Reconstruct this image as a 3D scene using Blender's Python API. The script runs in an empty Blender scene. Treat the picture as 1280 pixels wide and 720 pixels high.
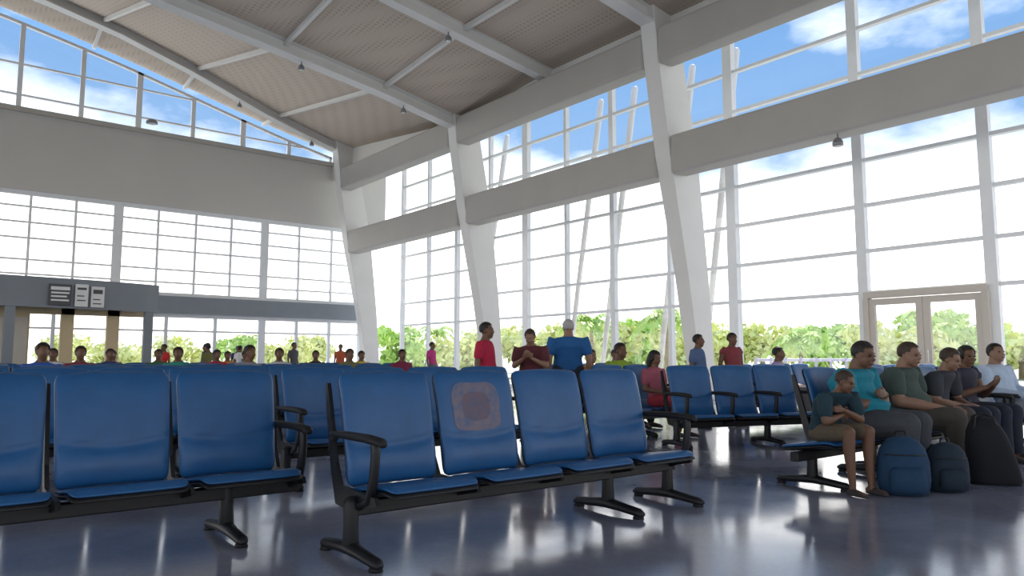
import bpy, bmesh, math, random
from mathutils import Vector, Matrix, noise
random.seed(7)
S=bpy.context.scene
COL=S.collection
S.view_settings.view_transform='Standard'
S.view_settings.look='None'
V=Vector
# ---------------------------------------------------------------- camera
CH=0.99; F=920.0; PITCH=math.atan(90/F); YAW=math.radians(39)
cam=bpy.data.cameras.new('camera'); cam.lens=F/1280*36; cam.sensor_width=36; cam.clip_end=600
co=bpy.data.objects.new('camera',cam); COL.objects.link(co)
co.location=(0,0,CH); co.rotation_euler=(math.pi/2+PITCH,0,-YAW); S.camera=co
RM=co.rotation_euler.to_matrix()
def ray(px,py): return RM@V(((px-640)/F,(360-py)/F,-1))
def atY(px,py,Y): r=ray(px,py); return V((0,0,CH))+r*(Y/r.y)
def atX(px,py,X): r=ray(px,py); return V((0,0,CH))+r*(X/r.x)
def atD(px,d,z=0):
    r=ray(px,450); h=V((r.x,r.y,0)); f=V((math.sin(YAW),math.cos(YAW),0)); h=h*(d/h.dot(f)); return V((h.x,h.y,z))
# ---------------------------------------------------------------- materials
def mat(name,col,rough=.5,metal=0,noise_s=None,noise_a=.12,bump=0,spec=.5,emit=None,coat=0):
    m=bpy.data.materials.new(name); m.use_nodes=True; nt=m.node_tree; b=nt.nodes['Principled BSDF']
    b.inputs['Base Color'].default_value=(*col,1); b.inputs['Roughness'].default_value=rough; b.inputs['Metallic'].default_value=metal
    b.inputs['Specular IOR Level'].default_value=spec; b.inputs['Coat Weight'].default_value=coat
    if noise_s:
        tc=nt.nodes.new('ShaderNodeTexCoord'); n=nt.nodes.new('ShaderNodeTexNoise'); n.inputs['Scale'].default_value=noise_s; n.inputs['Detail'].default_value=5
        nt.links.new(tc.outputs['Object'],n.inputs['Vector'])
        mx=nt.nodes.new('ShaderNodeMix'); mx.data_type='RGBA'
        mx.inputs['A'].default_value=(*[c*(1-noise_a) for c in col],1); mx.inputs['B'].default_value=(*[min(1,c*(1+noise_a)) for c in col],1)
        nt.links.new(n.outputs['Fac'],mx.inputs['Factor']); nt.links.new(mx.outputs['Result'],b.inputs['Base Color'])
        if bump:
            bp=nt.nodes.new('ShaderNodeBump'); bp.inputs['Strength'].default_value=bump; bp.inputs['Distance'].default_value=.01
            nt.links.new(n.outputs['Fac'],bp.inputs['Height']); nt.links.new(bp.outputs['Normal'],b.inputs['Normal'])
    if emit: b.inputs['Emission Color'].default_value=(*emit[0],1); b.inputs['Emission Strength'].default_value=emit[1]
    return m
M={}
M['vinyl']=mat('blue_vinyl',(.013,.10,.275),.40,0,7,.25,.4)
M['black']=mat('black_metal',(.007,.007,.009),.5,0,20,.2)
M['rubber']=mat('black_rubber',(.008,.008,.009),.65,0,30,.2)
M['white']=mat('white_painted_steel',(.76,.75,.72),.5,0,1.5,.05)
M['beam']=mat('grey_painted_beam',(.45,.43,.395),.6,0,1.2,.07)
M['wall']=mat('offwhite_plaster',(.57,.555,.525),.8,0,.6,.06)
M['frame']=mat('pale_silver_window_frame',(.78,.80,.82),.4,.0,4,.05)
M['doorframe']=mat('beige_door_frame',(.58,.53,.47),.5,0,5,.06)
M['fascia']=mat('blue_grey_fascia',(.22,.25,.285),.5,0,2,.08)
M['beige']=mat('beige_wall',(.72,.58,.36),.7,0,2,.08)
M['sign']=mat('dark_sign',(.05,.055,.065),.4,0,5,.1)
M['signw']=mat('white_sign',(.8,.8,.8),.5,0,5,.03)
M['trunk']=mat('bark',(.38,.30,.2),.9,0,6,.3,.5)
M['leafmat']=mat('leaf_green',(.55,.76,.20),.6,0,1.2,.3)
M['leaf2']=mat('leaf_yellow_green',(.82,.92,.36),.6,0,1.2,.2)
M['tarmac']=mat('pale_apron',(.6,.6,.56),.9,0,.3,.12)
M['lamp']=mat('lamp_grey',(.25,.25,.26),.4,.4,8,.1)
M['lens']=mat('lamp_lens',(.8,.8,.75),.2,0,8,.05)
M['bagblue']=mat('blue_backpack_cloth',(.008,.042,.10),.8,0,25,.3,.3)
M['bagblack']=mat('black_bag_cloth',(.005,.006,.010),.85,0,9,.4,.6)
M['bagteal']=mat('dark_navy_bag_cloth',(.007,.020,.038),.8,0,25,.3,.3)
M['eye']=mat('eye_dark',(.02,.015,.01),.2,0,30,.2)
M['lip']=mat('lip',(.20,.065,.045),.5,0,30,.2)
M['rail']=mat('pale_violet_railing',(.62,.60,.74),.5,0,8,.1)
def glass():
    m=bpy.data.materials.new('window_glass'); m.use_nodes=True; nt=m.node_tree; nt.nodes.clear()
    o=nt.nodes.new('ShaderNodeOutputMaterial'); t=nt.nodes.new('ShaderNodeBsdfTransparent'); g=nt.nodes.new('ShaderNodeBsdfGlossy'); mx=nt.nodes.new('ShaderNodeMixShader')
    n=nt.nodes.new('ShaderNodeTexNoise'); n.inputs['Scale'].default_value=.4
    cr=nt.nodes.new('ShaderNodeMapRange'); cr.inputs['To Min'].default_value=.9; cr.inputs['To Max'].default_value=.97
    nt.links.new(n.outputs['Fac'],cr.inputs['Value']); nt.links.new(cr.outputs['Result'],t.inputs['Color'])
    g.inputs['Roughness'].default_value=.02; mx.inputs['Fac'].default_value=.06
    nt.links.new(t.outputs[0],mx.inputs[1]); nt.links.new(g.outputs[0],mx.inputs[2]); nt.links.new(mx.outputs[0],o.inputs[0]); return m
M['glass']=glass()
def floor_mat():
    m=mat('polished_terrazzo',(.17,.19,.27),.2); nt=m.node_tree; b=nt.nodes['Principled BSDF']
    tc=nt.nodes.new('ShaderNodeTexCoord')
    n=nt.nodes.new('ShaderNodeTexNoise'); n.inputs['Scale'].default_value=.7; n.inputs['Detail'].default_value=8; n.inputs['Roughness'].default_value=.65
    n2=nt.nodes.new('ShaderNodeTexNoise'); n2.inputs['Scale'].default_value=60; n2.inputs['Detail'].default_value=3
    for q in (n,n2): nt.links.new(tc.outputs['Object'],q.inputs['Vector'])
    r=nt.nodes.new('ShaderNodeValToRGB'); r.color_ramp.elements[0].position=.35; r.color_ramp.elements[1].position=.7
    r.color_ramp.elements[0].color=(.225,.24,.31,1); r.color_ramp.elements[1].color=(.37,.385,.47,1); nt.links.new(n.outputs['Fac'],r.inputs[0])
    mx=nt.nodes.new('ShaderNodeMix'); mx.data_type='RGBA'; mx.blend_type='OVERLAY'; mx.inputs['Factor'].default_value=.25
    nt.links.new(r.outputs[0],mx.inputs['A']); nt.links.new(n2.outputs['Color'],mx.inputs['B']); nt.links.new(mx.outputs['Result'],b.inputs['Base Color'])
    mr=nt.nodes.new('ShaderNodeMapRange'); mr.inputs['From Min'].default_value=.3; mr.inputs['From Max'].default_value=.7; mr.inputs['To Min'].default_value=.04; mr.inputs['To Max'].default_value=.22
    nt.links.new(n.outputs['Fac'],mr.inputs['Value']); nt.links.new(mr.outputs['Result'],b.inputs['Roughness']); b.inputs['Specular IOR Level'].default_value=.7; b.inputs['IOR'].default_value=2.0
    bp=nt.nodes.new('ShaderNodeBump'); bp.inputs['Strength'].default_value=.06; bp.inputs['Distance'].default_value=.02
    nt.links.new(n.outputs['Fac'],bp.inputs['Height']); nt.links.new(bp.outputs['Normal'],b.inputs['Normal']); return m
M['floor']=floor_mat()
def ceil_mat():
    m=mat('perforated_brown_ceiling',(.42,.35,.29),.75); nt=m.node_tree; b=nt.nodes['Principled BSDF']
    tc=nt.nodes.new('ShaderNodeTexCoord'); v=nt.nodes.new('ShaderNodeTexVoronoi'); v.inputs['Scale'].default_value=7; v.inputs['Randomness'].default_value=0
    nt.links.new(tc.outputs['Object'],v.inputs['Vector'])
    r=nt.nodes.new('ShaderNodeValToRGB'); r.color_ramp.elements[0].position=.12; r.color_ramp.elements[1].position=.42
    r.color_ramp.elements[0].color=(.43,.355,.28,1); r.color_ramp.elements[1].color=(.60,.51,.42,1)
    nt.links.new(v.outputs['Distance'],r.inputs[0]); nt.links.new(r.outputs[0],b.inputs['Base Color']); return m
M['ceil']=ceil_mat()
def sticker_mat(n_,c0,c1):
    m=mat(n_,(.2,.1,.15),.5); nt=m.node_tree; b=nt.nodes['Principled BSDF']
    tc=nt.nodes.new('ShaderNodeTexCoord'); n=nt.nodes.new('ShaderNodeTexNoise'); n.inputs['Scale'].default_value=26; n.inputs['Detail'].default_value=6
    nt.links.new(tc.outputs['Object'],n.inputs['Vector']); r=nt.nodes.new('ShaderNodeValToRGB')
    r.color_ramp.elements[0].position=.3; r.color_ramp.elements[1].position=.6
    r.color_ramp.elements[0].color=(*c0,1); r.color_ramp.elements[1].color=(*c1,1)
    nt.links.new(n.outputs['Fac'],r.inputs[0]); nt.links.new(r.outputs[0],b.inputs['Base Color']); return m
M['sticker']=sticker_mat('worn_sticker',(.08,.12,.24),(.19,.155,.20)); M['sticker2']=sticker_mat('worn_sticker_emblem',(.075,.095,.19),(.16,.10,.13))
# ---------------------------------------------------------------- mesh helpers
def link(name,me,m=None,parent=None,smooth=False,bevel=0):
    o=bpy.data.objects.new(name,me); COL.objects.link(o)
    if m: me.materials.append(m)
    if parent: o.parent=parent
    if smooth:
        for p in me.polygons: p.use_smooth=True
    if bevel:
        b=o.modifiers.new('bevel','BEVEL'); b.width=bevel; b.segments=3; b.limit_method='ANGLE'
    return o
def obj(name,bm,m=None,parent=None,smooth=False,bevel=0):
    bmesh.ops.recalc_face_normals(bm,faces=bm.faces)
    me=bpy.data.meshes.new(name); bm.to_mesh(me); bm.free(); return link(name,me,m,parent,smooth,bevel)
def tag(o,label=None,cat=None,group=None,kind=None):
    if label: o['label']=label
    if cat: o['category']=cat
    if group: o['group']=group
    if kind: o['kind']=kind
    return o
def empty(name,loc=(0,0,0),rz=0):
    o=bpy.data.objects.new(name,None); COL.objects.link(o); o.location=loc; o.rotation_euler=(0,0,rz); o.empty_display_size=.1; return o
def box(bm,a,b):
    x0,y0,z0=a; x1,y1,z1=b
    v=[bm.verts.new(p) for p in ((x0,y0,z0),(x1,y0,z0),(x1,y1,z0),(x0,y1,z0),(x0,y0,z1),(x1,y0,z1),(x1,y1,z1),(x0,y1,z1))]
    for f in ((3,2,1,0),(4,5,6,7),(0,1,5,4),(1,2,6,5),(2,3,7,6),(3,0,4,7)): bm.faces.new([v[i] for i in f])
def boxo(name,a,b,m,parent=None,bevel=0):
    bm=bmesh.new(); box(bm,a,b); return obj(name,bm,m,parent,False,bevel)
def struct(name,bm,m,label=None,cat=None): 
    o=obj(name,bm,m); o['kind']='structure'
    if label: o['label']=label
    if cat: o['category']=cat
    return o
def loft(bm,rings):
    vs=[[bm.verts.new(p) for p in r] for r in rings]; n=len(rings[0])
    for a,b in zip(vs[:-1],vs[1:]):
        for i in range(n): bm.faces.new((a[i],a[(i+1)%n],b[(i+1)%n],b[i]))
    bm.faces.new(vs[0][::-1]); bm.faces.new(vs[-1])
def ring(c,U,W,n=14): return [c+U*math.cos(2*math.pi*i/n)+W*math.sin(2*math.pi*i/n) for i in range(n)]
def limb(bm,pts,rads,n=12,cap=True,inf=0):
    pts=[V(p) for p in pts]; rads=[r+inf for r in rads]; rings=[]; L=len(pts)
    def fr(t):
        ref=V((1,0,0)) if abs(t.x)<.85 else V((0,1,0))
        U=t.cross(ref).normalized(); return U,t.cross(U).normalized()
    tans=[]
    for i in range(L):
        a=pts[max(i-1,0)]; b=pts[min(i+1,L-1)]; tans.append((b-a).normalized())
    t=tans[0]; U,W=fr(t)
    if cap:
        for k in (.98,.8,.5): rr=rads[0]*math.sqrt(max(1-k*k,.01)); rings.append(ring(pts[0]-t*rads[0]*k,U*rr,W*rr,n))
    for i in range(L):
        U,W=fr(tans[i]); rings.append(ring(pts[i],U*rads[i],W*rads[i],n))
    t=tans[-1]; U,W=fr(t)
    if cap:
        for k in (.5,.8,.98): rr=rads[-1]*math.sqrt(max(1-k*k,.01)); rings.append(ring(pts[-1]+t*rads[-1]*k,U*rr,W*rr,n))
    loft(bm,rings)
def ell(bm,c,r,Mx=None,sub=2):
    T=(Mx or Matrix.Identity(3)).to_4x4(); T.translation=V(c)
    T=T@Matrix.Diagonal((r[0],r[1],r[2],1))
    bmesh.ops.create_icosphere(bm,subdivisions=sub,radius=1,matrix=T)
def poly_extrude(bm,pts,axis_pts):
    a=[bm.verts.new(p) for p in pts]; b=[bm.verts.new(p) for p in axis_pts]; n=len(a)
    bm.faces.new(a[::-1]); bm.faces.new(b)
    for i in range(n): bm.faces.new((a[i],a[(i+1)%n],b[(i+1)%n],b[i]))
def copy_tree(o,parent=None):
    c=o.copy(); COL.objects.link(c); c.parent=parent
    for ch in list(o.children): copy_tree(ch,c)
    return c
# ---------------------------------------------------------------- roof profiles (rafter undersides)
YB=30.0
def prof(pts,Y,left):
    L=sorted([(atY(x,y,Y).x,atY(x,y,Y).z) for x,y in pts]); x0,z0=L[0]
    return [(-13,z0+left*1.2),(x0-5,z0+left)]+L+[(17.5,L[-1][1])]
PR=[]
p15=prof([(690,105),(590,55),(490,5)],15.5,.9)
PR.append((-9,p15)); PR.append((2.8,p15)); PR.append((11.3,p15)); PR.append((15.5,p15))
PR.append((19.8,prof([(565,160),(475,118),(340,62),(200,5)],19.8,.8)))
PR.append((28.4,prof([(470,212),(400,180),(340,150),(240,92),(150,45),(60,5)],28.4,.8)))
PR.append((30.2,prof([(440,209),(355,174),(295,147),(230,117),(160,85),(90,55),(10,22)],30.0,.8)))
def pz(p,X):
    if X<=p[0][0]: return p[0][1]
    for (a,b),(c,d) in zip(p[:-1],p[1:]):
        if X<=c: return b+(d-b)*(X-a)/(c-a)
    return p[-1][1]
def zr(X,Y):
    for (ya,pa),(yb,pb) in zip(PR[:-1],PR[1:]):
        if Y<=yb:
            t=(Y-ya)/(yb-ya); return pz(pa,X)*(1-t)+pz(pb,X)*t
    return pz(PR[-1][1],X)
CE=.38
# ---------------------------------------------------------------- room shell
XL,XG,YF=-13.0,16.7,-9.0
bm=bmesh.new(); box(bm,(XL,YF,-.2),(XG+.15,YB+.3,0)); struct('floor',bm,M['floor'],'polished blue grey terrazzo floor','floor')
bm=bmesh.new()
xs=[XL+i*(14.1-XL)/40 for i in range(41)]; ys=[YF,-3,2.8,7,11.3,13.4,15.5,17.6,19.8,22,24.2,26.3,28.4,29.3,30.2]
lo=[[bm.verts.new((x,y,zr(x,y)+CE)) for x in xs] for y in ys]; hi=[[bm.verts.new((x,y,zr(x,y)+CE+.25)) for x in xs] for y in ys]
for g in (lo,hi):
    for j in range(len(ys)-1):
        for i in range(40): bm.faces.new((g[j][i],g[j][i+1],g[j+1][i+1],g[j+1][i]))
for j in range(len(ys)-1):
    for i in (0,40): bm.faces.new((lo[j][i],lo[j+1][i],hi[j+1][i],hi[j][i]))
for i in range(40):
    for j in (0,len(ys)-1): bm.faces.new((lo[j][i],lo[j][i+1],hi[j][i+1],hi[j][i]))
c=struct('ceiling',bm,M['ceil'],'sloping brown perforated ceiling','ceiling')
bm=bmesh.new(); box(bm,(14.1,YF,10.3),(17.6,YB+.3,10.55)); box(bm,(14.0,YF,8.9),(14.2,YB,10.6)); struct('trim_1',bm,M['white'])
bm=bmesh.new(); box(bm,(XL-.2,YF,0),(XL,YB,.8)); box(bm,(XL-.2,YF,8),(XL,YB,15))
for i in range(9): box(bm,(XL-.2,YF+i*4.8,.8),(XL,YF+i*4.8+.3,8))  # openings in this unseen wall added to let in fill light
struct('wall_left',bm,M['wall'])
bm=bmesh.new(); box(bm,(XL,YF-.2,0),(XG,YF,.5)); box(bm,(XL,YF-.2,8.5),(XG,YF,12)); 
for i in range(8): box(bm,(XL+i*4,YF-.2,.5),(XL+i*4+.3,YF,8.5))  # unseen wall; openings enlarged so fill light reaches the seat fronts
struct('wall_front',bm,M['wall'])
bm=bmesh.new(); box(bm,(XL,YB,6.85),(XG,YB+.3,9.6)); struct('wall_back',bm,M['wall'],'off-white plaster band between upper and lower glazing','wall')
bm=bmesh.new(); box(bm,(XL,YB-.35,2.75),(XG-1,YB+.3,3.4)); struct('trim_2',bm,M['fascia'])
bm=bmesh.new(); box(bm,(XL,YB-.12,9.55),(14.2,YB,9.72)); struct('trim_3',bm,M['beam'])
WN=[0]
def window_plane(axis,fixed,a0,a1,z0,z1,vs,hs,vw=.09,edge=.14,top=None,dep=.14,hw=.035):
    WN[0]+=1; nm='window_%d'%WN[0]
    def bx(bm,u0,u1,w0,w1,d=dep):
        if axis=='Y': box(bm,(fixed-d/2,u0,w0),(fixed+d/2,u1,w1))
        else: box(bm,(u0,fixed-d/2,w0),(u1,fixed+d/2,w1))
    zt=(lambda u:z1) if top is None else top
    def slopebar(bm,u0,u1,off0,off1,d=dep):
        n=8
        for i in range(n):
            p=u0+(u1-u0)*i/n; q=u0+(u1-u0)*(i+1)/n
            A=[];B=[]
            for u,s in ((p,off0),(q,off0),(q,off1),(p,off1)):
                A.append((u,fixed-d/2,zt(u)+s)); B.append((u,fixed+d/2,zt(u)+s))
            poly_extrude(bm,A,B)
    bm=bmesh.new()
    bx(bm,a0,a0+edge,z0,zt(a0+edge)); bx(bm,a1-edge,a1,z0,zt(a1)if top is None else min(zt(a1),zt(a1-edge))); bx(bm,a0+edge,a1-edge,z0,z0+edge)
    if top is None: bx(bm,a0+edge,a1-edge,z1-edge,z1)
    else: slopebar(bm,a0,a1,-edge,0)
    r=obj(nm,bm,M['frame']); r['kind']='structure'
    for v in vs:
        w=vw
        if isinstance(v,tuple): v,w=v
        bm=bmesh.new(); bx(bm,v-w/2,v+w/2,z0+edge,zt(v)-edge*.5,dep*.9); obj('mullion',bm,M['frame'],r)
    for h in hs:
        bm=bmesh.new()
        if top is None: bx(bm,a0+edge,a1-edge,h-hw,h+hw,dep*.7)
        else:
            e=a1-edge
            while e>a0+.5 and zt(e)<h+.1: e-=.1
            bx(bm,a0+edge,e,h-.03,h+.03,dep*.7)
        obj('transom',bm,M['frame'],r)
    bm=bmesh.new()
    n=10 if top else 1
    for i in range(n):
        p=a0+(a1-a0)*i/n; q=a0+(a1-a0)*(i+1)/n
        P=[(p,z0),(q,z0),(q,zt(q)),(p,zt(p))]
        bm.faces.new([bm.verts.new((fixed,u,w) if axis=='Y' else (u,fixed,w)) for u,w in P])
    bmesh.ops.remove_doubles(bm,verts=bm.verts,dist=.001)
    obj('pane',bm,M['glass'],r); return r
HZ=[2.5,3.45,4.5,5.55,6.6,7.6,8.7,9.6]
dY0,dY1=atX(1240,440,XG).y,atX(1090,440,XG).y
window_plane('Y',XG,-6.0,2.8,0,10.3,[-3.2,-.4],HZ,vw=.14)
wA=window_plane('Y',XG,2.8,11.3,0,10.3,[(dY0-.1,.22),(dY1+.1,.22)],HZ,dep=.2,hw=.04)
window_plane('Y',XG,11.3,19.8,0,10.3,[(13.4,.11),(15.6,.18),(17.7,.11)],HZ,dep=.18,hw=.04)
window_plane('Y',XG,19.8,28.4,0,10.3,[(21.9,.11),(24.1,.18),(26.2,.11)],HZ,dep=.18,hw=.04)
for k,(a,b) in enumerate([(-5.4,.1),(.1,5.6),(5.6,11.1),(11.1,15.6)]):
    w=b-a; n=4 if w>5 else 3
    window_plane('X',YB+.15,a,b,3.4,6.85,[(a+w*i/n,.08) for i in range(1,n)],[3.95,4.45,5.2,5.75,6.3],vw=.1,edge=.16,hw=.03)
    window_plane('X',YB+.15,a,b,0,2.75,[a+w*.33,a+w*.66],[2.1],vw=.12,edge=.14)
topf=lambda u:max(9.9,zr(u,30.2)+.1)
for a,b in [(-5.4,.4),(.4,6.1),(6.1,10.05),(10.05,14.0)]:
    w=b-a; n=3 if w>5 else 2
    window_plane('X',YB+.15,a,b,9.6,0,[(a+w*i/n,.15) for i in range(1,n)],[10.2,11.3],vw=.12,edge=.1,top=topf)
d=boxo('door_1',(XG-.22,dY0-.04,2.36),(XG-.02,dY1+.04,2.5),M['doorframe']); d['kind']='structure'
for y in (dY0,dY1): boxo('door_post',(XG-.22,y-.06,0),(XG-.02,y+.06,2.36),M['doorframe'],d)
mid=(dY0+dY1)/2
for a,b,hy in ((dY0+.06,mid-.01,mid-.09),(mid+.01,dY1-.06,mid+.09)):
    bm=bmesh.new(); X0,X1=XG-.18,XG-.1; t=.13
    box(bm,(X0,a,0.01),(X1,a+t,2.34)); box(bm,(X0,b-t,.01),(X1,b,2.34)); box(bm,(X0,a+t,.01),(X1,b-t,.25)); box(bm,(X0,a+t,2.2),(X1,b-t,2.34))
    lf=obj('door_leaf',bm,M['doorframe'],d)
    bm=bmesh.new(); bm.faces.new([bm.verts.new(p) for p in ((XG-.14,a+t,.25),(XG-.14,b-t,.25),(XG-.14,b-t,2.2),(XG-.14,a+t,2.2))]); obj('door_pane',bm,M['glass'],lf)
    bm=bmesh.new(); limb(bm,[(XG-.19,hy,.95),(XG-.25,hy,.95),(XG-.25,hy,1.2),(XG-.19,hy,1.2)],[.012]*4,8); obj('door_handle',bm,M['frame'],lf,True)
def column(Y,label):
    bm=bmesh.new(); st=[(0,15.0,15.55,.19),(3,14.5,15.3,.21),(6,13.85,14.95,.23),(8.2,13.5,14.5,.23),(10.3,13.25,14.15,.23)]
    rings=[[V((a,Y-h,z)),V((b,Y-h,z)),V((b,Y+h,z)),V((a,Y+h,z))] for z,a,b,h in st]; loft(bm,rings)
    o=obj('column',bm,M['white'],bevel=.02); tag(o,label,'column',None,'structure'); return o
for Y,l in ((2.8,'leaning white column out of view to the right'),(11.3,'nearest tall leaning white column'),(19.8,'middle leaning white column'),(28.3,'farthest leaning white column by the back wall')): column(Y,l)
def hbeam(name,X0,X1,z0,z1,Y0,Y1,label):
    bm=bmesh.new(); box(bm,(X0,Y0,z0),(X1,Y1,z1)); o=obj(name,bm,M['beam'],bevel=.08); tag(o,label,'beam',None,'structure')
ysb=[-6,2.8,11.3,19.8,28.3]
for a,b in zip(ysb[:-1],ysb[1:]):
    hbeam('wall_beam',13.85,14.45,5.45,6.4,a+.22,b-.22,'lower grey beam between leaning columns')
    hbeam('wall_beam',13.45,14.0,8.1,9.0,a+.22,b-.22,'upper grey beam under the ceiling')
def rafter(Y,w=.17,h=.42):
    bm=bmesh.new(); xs=[-12.9+i*(14.0+12.9)/36 for i in range(37)]
    sec=[(-w,0),(w,0),(w,.06),(.04,.09),(.04,h-.06),(w,h-.03),(w,h),(-w,h),(-w,h-.03),(-.04,h-.06),(-.04,.09),(-w,.06)]
    loft(bm,[[V((x,Y+a,zr(x,Y)+b)) for a,b in sec] for x in xs]); o=obj('roof_rafter',bm,M['white']); tag(o,'white rafter under brown ceiling','rafter',None,'structure')
for Y in (-3,2.8,7,11.3,15.5,19.8,28.4): rafter(Y,w=.2 if Y in(28.4,19.8,11.3) else .15)
for X in (10.9,7.7,4.5,1.3,-2,-6):
    bm=bmesh.new(); loft(bm,[[V((X+a,y,zr(X,y)+CE-b)) for a,b in ((-.05,0),(.05,0),(.05,.14),(-.05,.14))] for y in ys]); o=obj('roof_purlin',bm,M['white']); tag(o,'thin white purlin across the ceiling','purlin',None,'structure')
# ---------------------------------------------------------------- beam seating
P=.605
def cl(a,lo=0.0,hi=1.0): return max(lo,min(hi,a))
def bshape(s,t,side,wb=0.288,grow=0,off=0,th=.034,crease=True):
    w=(wb+grow)*(.955+.045*t)
    q=cl((t-.88)/.12); w-=.036*(1-math.sqrt(max(0,1-q*q)))
    q=cl((.10-t)/.10); w-=.03*(1-math.sqrt(max(0,1-q*q)))
    z=.325+(.605+grow)*t - .012*s*s*cl((t-.7)/.3)
    y=-.035+.012*math.cos(t*3.4)+.15*t**1.25+off
    y-=.018*s*s
    e=math.sqrt(max(0,1-abs(s)**7))*math.sqrt(max(0,1-abs(2*t-1)**12))
    if side>0:
        y-=th*e
        if crease: y+=.013*math.exp(-((t-.33-.07*s*s)/.024)**2)*e; y-=.014*math.exp(-((t-.2)/.12)**2)*e
    else: y+=th*.5*e
    return V((w*s,y,z))
def backrest_mesh(**k):
    bm=bmesh.new(); ns,nt_=18,34; g={}
    for side in (1,-1):
        for i in range(ns+1):
            for j in range(nt_+1):
                s=math.sin((i/ns*2-1)*math.pi/2); t=.5+.5*math.sin((j/nt_*2-1)*math.pi/2); t=.4*t+.6*j/nt_
                if (i in(0,ns) or j in(0,nt_)) and side==-1: g[side,i,j]=g[1,i,j]
                else: g[side,i,j]=bm.verts.new(bshape(s,t,side,**k))
    for side in (1,-1):
        for i in range(ns):
            for j in range(nt_): bm.faces.new((g[side,i,j],g[side,i+1,j],g[side,i+1,j+1],g[side,i,j+1]))
    return bm
def seat_mesh(grow=0,dz=0,th=.036):
    bm=bmesh.new(); ns,nt_=16,20; g={}
    for side in (1,-1):
        for i in range(ns+1):
            for j in range(nt_+1):
                s=math.sin((i/ns*2-1)*math.pi/2); t=.5+.5*math.sin((j/nt_*2-1)*math.pi/2)
                w=.272+grow; q=cl((.14-t)/.14); w-=.04*(1-math.sqrt(max(0,1-q*q)))
                y=-.48-grow+(.44+grow)*t; z=.378-.065*t+dz-.03*cl((.2-t)/.2)**2-.012*math.sin(t*math.pi)*(1-s*s)
                e=math.sqrt(max(0,1-abs(s)**7))*math.sqrt(max(0,1-abs(2*t-1)**9))
                z+=th*.5*e*side
                if (i in(0,ns) or j in(0,nt_)) and side==-1: g[side,i,j]=g[1,i,j]
                else: g[side,i,j]=bm.verts.new((w*s,y,z))
    for side in (1,-1):
        for i in range(ns):
            for j in range(nt_): bm.faces.new((g[side,i,j],g[side,i+1,j],g[side,i+1,j+1],g[side,i,j+1]))
    return bm
def mesh_of(bm,name,m):
    bmesh.ops.recalc_face_normals(bm,faces=bm.faces); me=bpy.data.meshes.new(name); bm.to_mesh(me); bm.free(); me.materials.append(m)
    for p in me.polygons: p.use_smooth=True
    return me
ME_back=mesh_of(backrest_mesh(),'backrest',M['vinyl']); ME_shell=mesh_of(backrest_mesh(grow=-.006,off=.022,th=.02,crease=False),'back_shell',M['black'])
ME_seat=mesh_of(seat_mesh(),'seat',M['vinyl']); ME_pan=mesh_of(seat_mesh(.006,-.024,.036),'seat_pan',M['black'])
def put(name,me,parent,loc=(0,0,0)):
    o=bpy.data.objects.new(name,me); COL.objects.link(o); o.parent=parent; o.location=loc; return o
def flat(bm,name,m):
    bmesh.ops.recalc_face_normals(bm,faces=bm.faces); me=bpy.data.meshes.new(name); bm.to_mesh(me); bm.free(); me.materials.append(m); return me
bm=bmesh.new(); pr=[(-.40,.325),(-.42,.29),(-.12,.225),(.02,.24),(.08,.40),(.15,.70),(.175,.86),(.15,.865),(.10,.70),(.03,.45),(-.03,.34)]
poly_extrude(bm,[(-.011,y,z) for y,z in pr],[(.011,y,z) for y,z in pr]); ME_br=flat(bm,'bracket',M['black'])
bm=bmesh.new(); st=[(-.46,.58,.022,.013),(-.44,.592,.031,.022),(-.30,.60,.033,.023),(-.1,.60,.031,.021),(.06,.597,.026,.018),(.10,.595,.018,.012)]
loft(bm,[ring(V((0,y,z)),V((a,0,0)),V((0,0,b)),12) for y,z,a,b in st]); ME_arm=mesh_of(bm,'armrest',M['rubber'])
bm=bmesh.new(); limb(bm,[(0,-.38,.585),(0,-.385,.52),(0,-.37,.40),(0,-.33,.30),(0,-.22,.26)],[.024,.024,.025,.026,.025],10); ME_armsup=mesh_of(bm,'arm_support',M['black'])
bm=bmesh.new(); limb(bm,[(0,.03,.60),(0,.08,.56),(0,.11,.50)],[.018]*3,8); ME_armbr=mesh_of(bm,'arm_brace',M['black'])
bm=bmesh.new(); limb(bm,[(0,-.20,.27),(0,-.20,.18),(0,-.20,.07)],[.042,.038,.044],14); ME_post=mesh_of(bm,'leg',M['black'])
bm=bmesh.new(); loft(bm,[ring(V((0,y,z)),V((a,0,0)),V((0,0,b)),12) for y,z,a,b in ((-.50,.03,.02,.014),(-.47,.036,.034,.026),(-.3,.052,.036,.03),(-.2,.062,.048,.036),(-.1,.052,.036,.03),(.08,.036,.034,.026),(.11,.03,.02,.014))]); ME_foot=mesh_of(bm,'foot',M['black'])
bm=bmesh.new(); limb(bm,[(0,0,.002),(0,0,.02)],[.036,.03],14,cap=False); ME_pad=mesh_of(bm,'foot_pad',M['rubber'])
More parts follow.
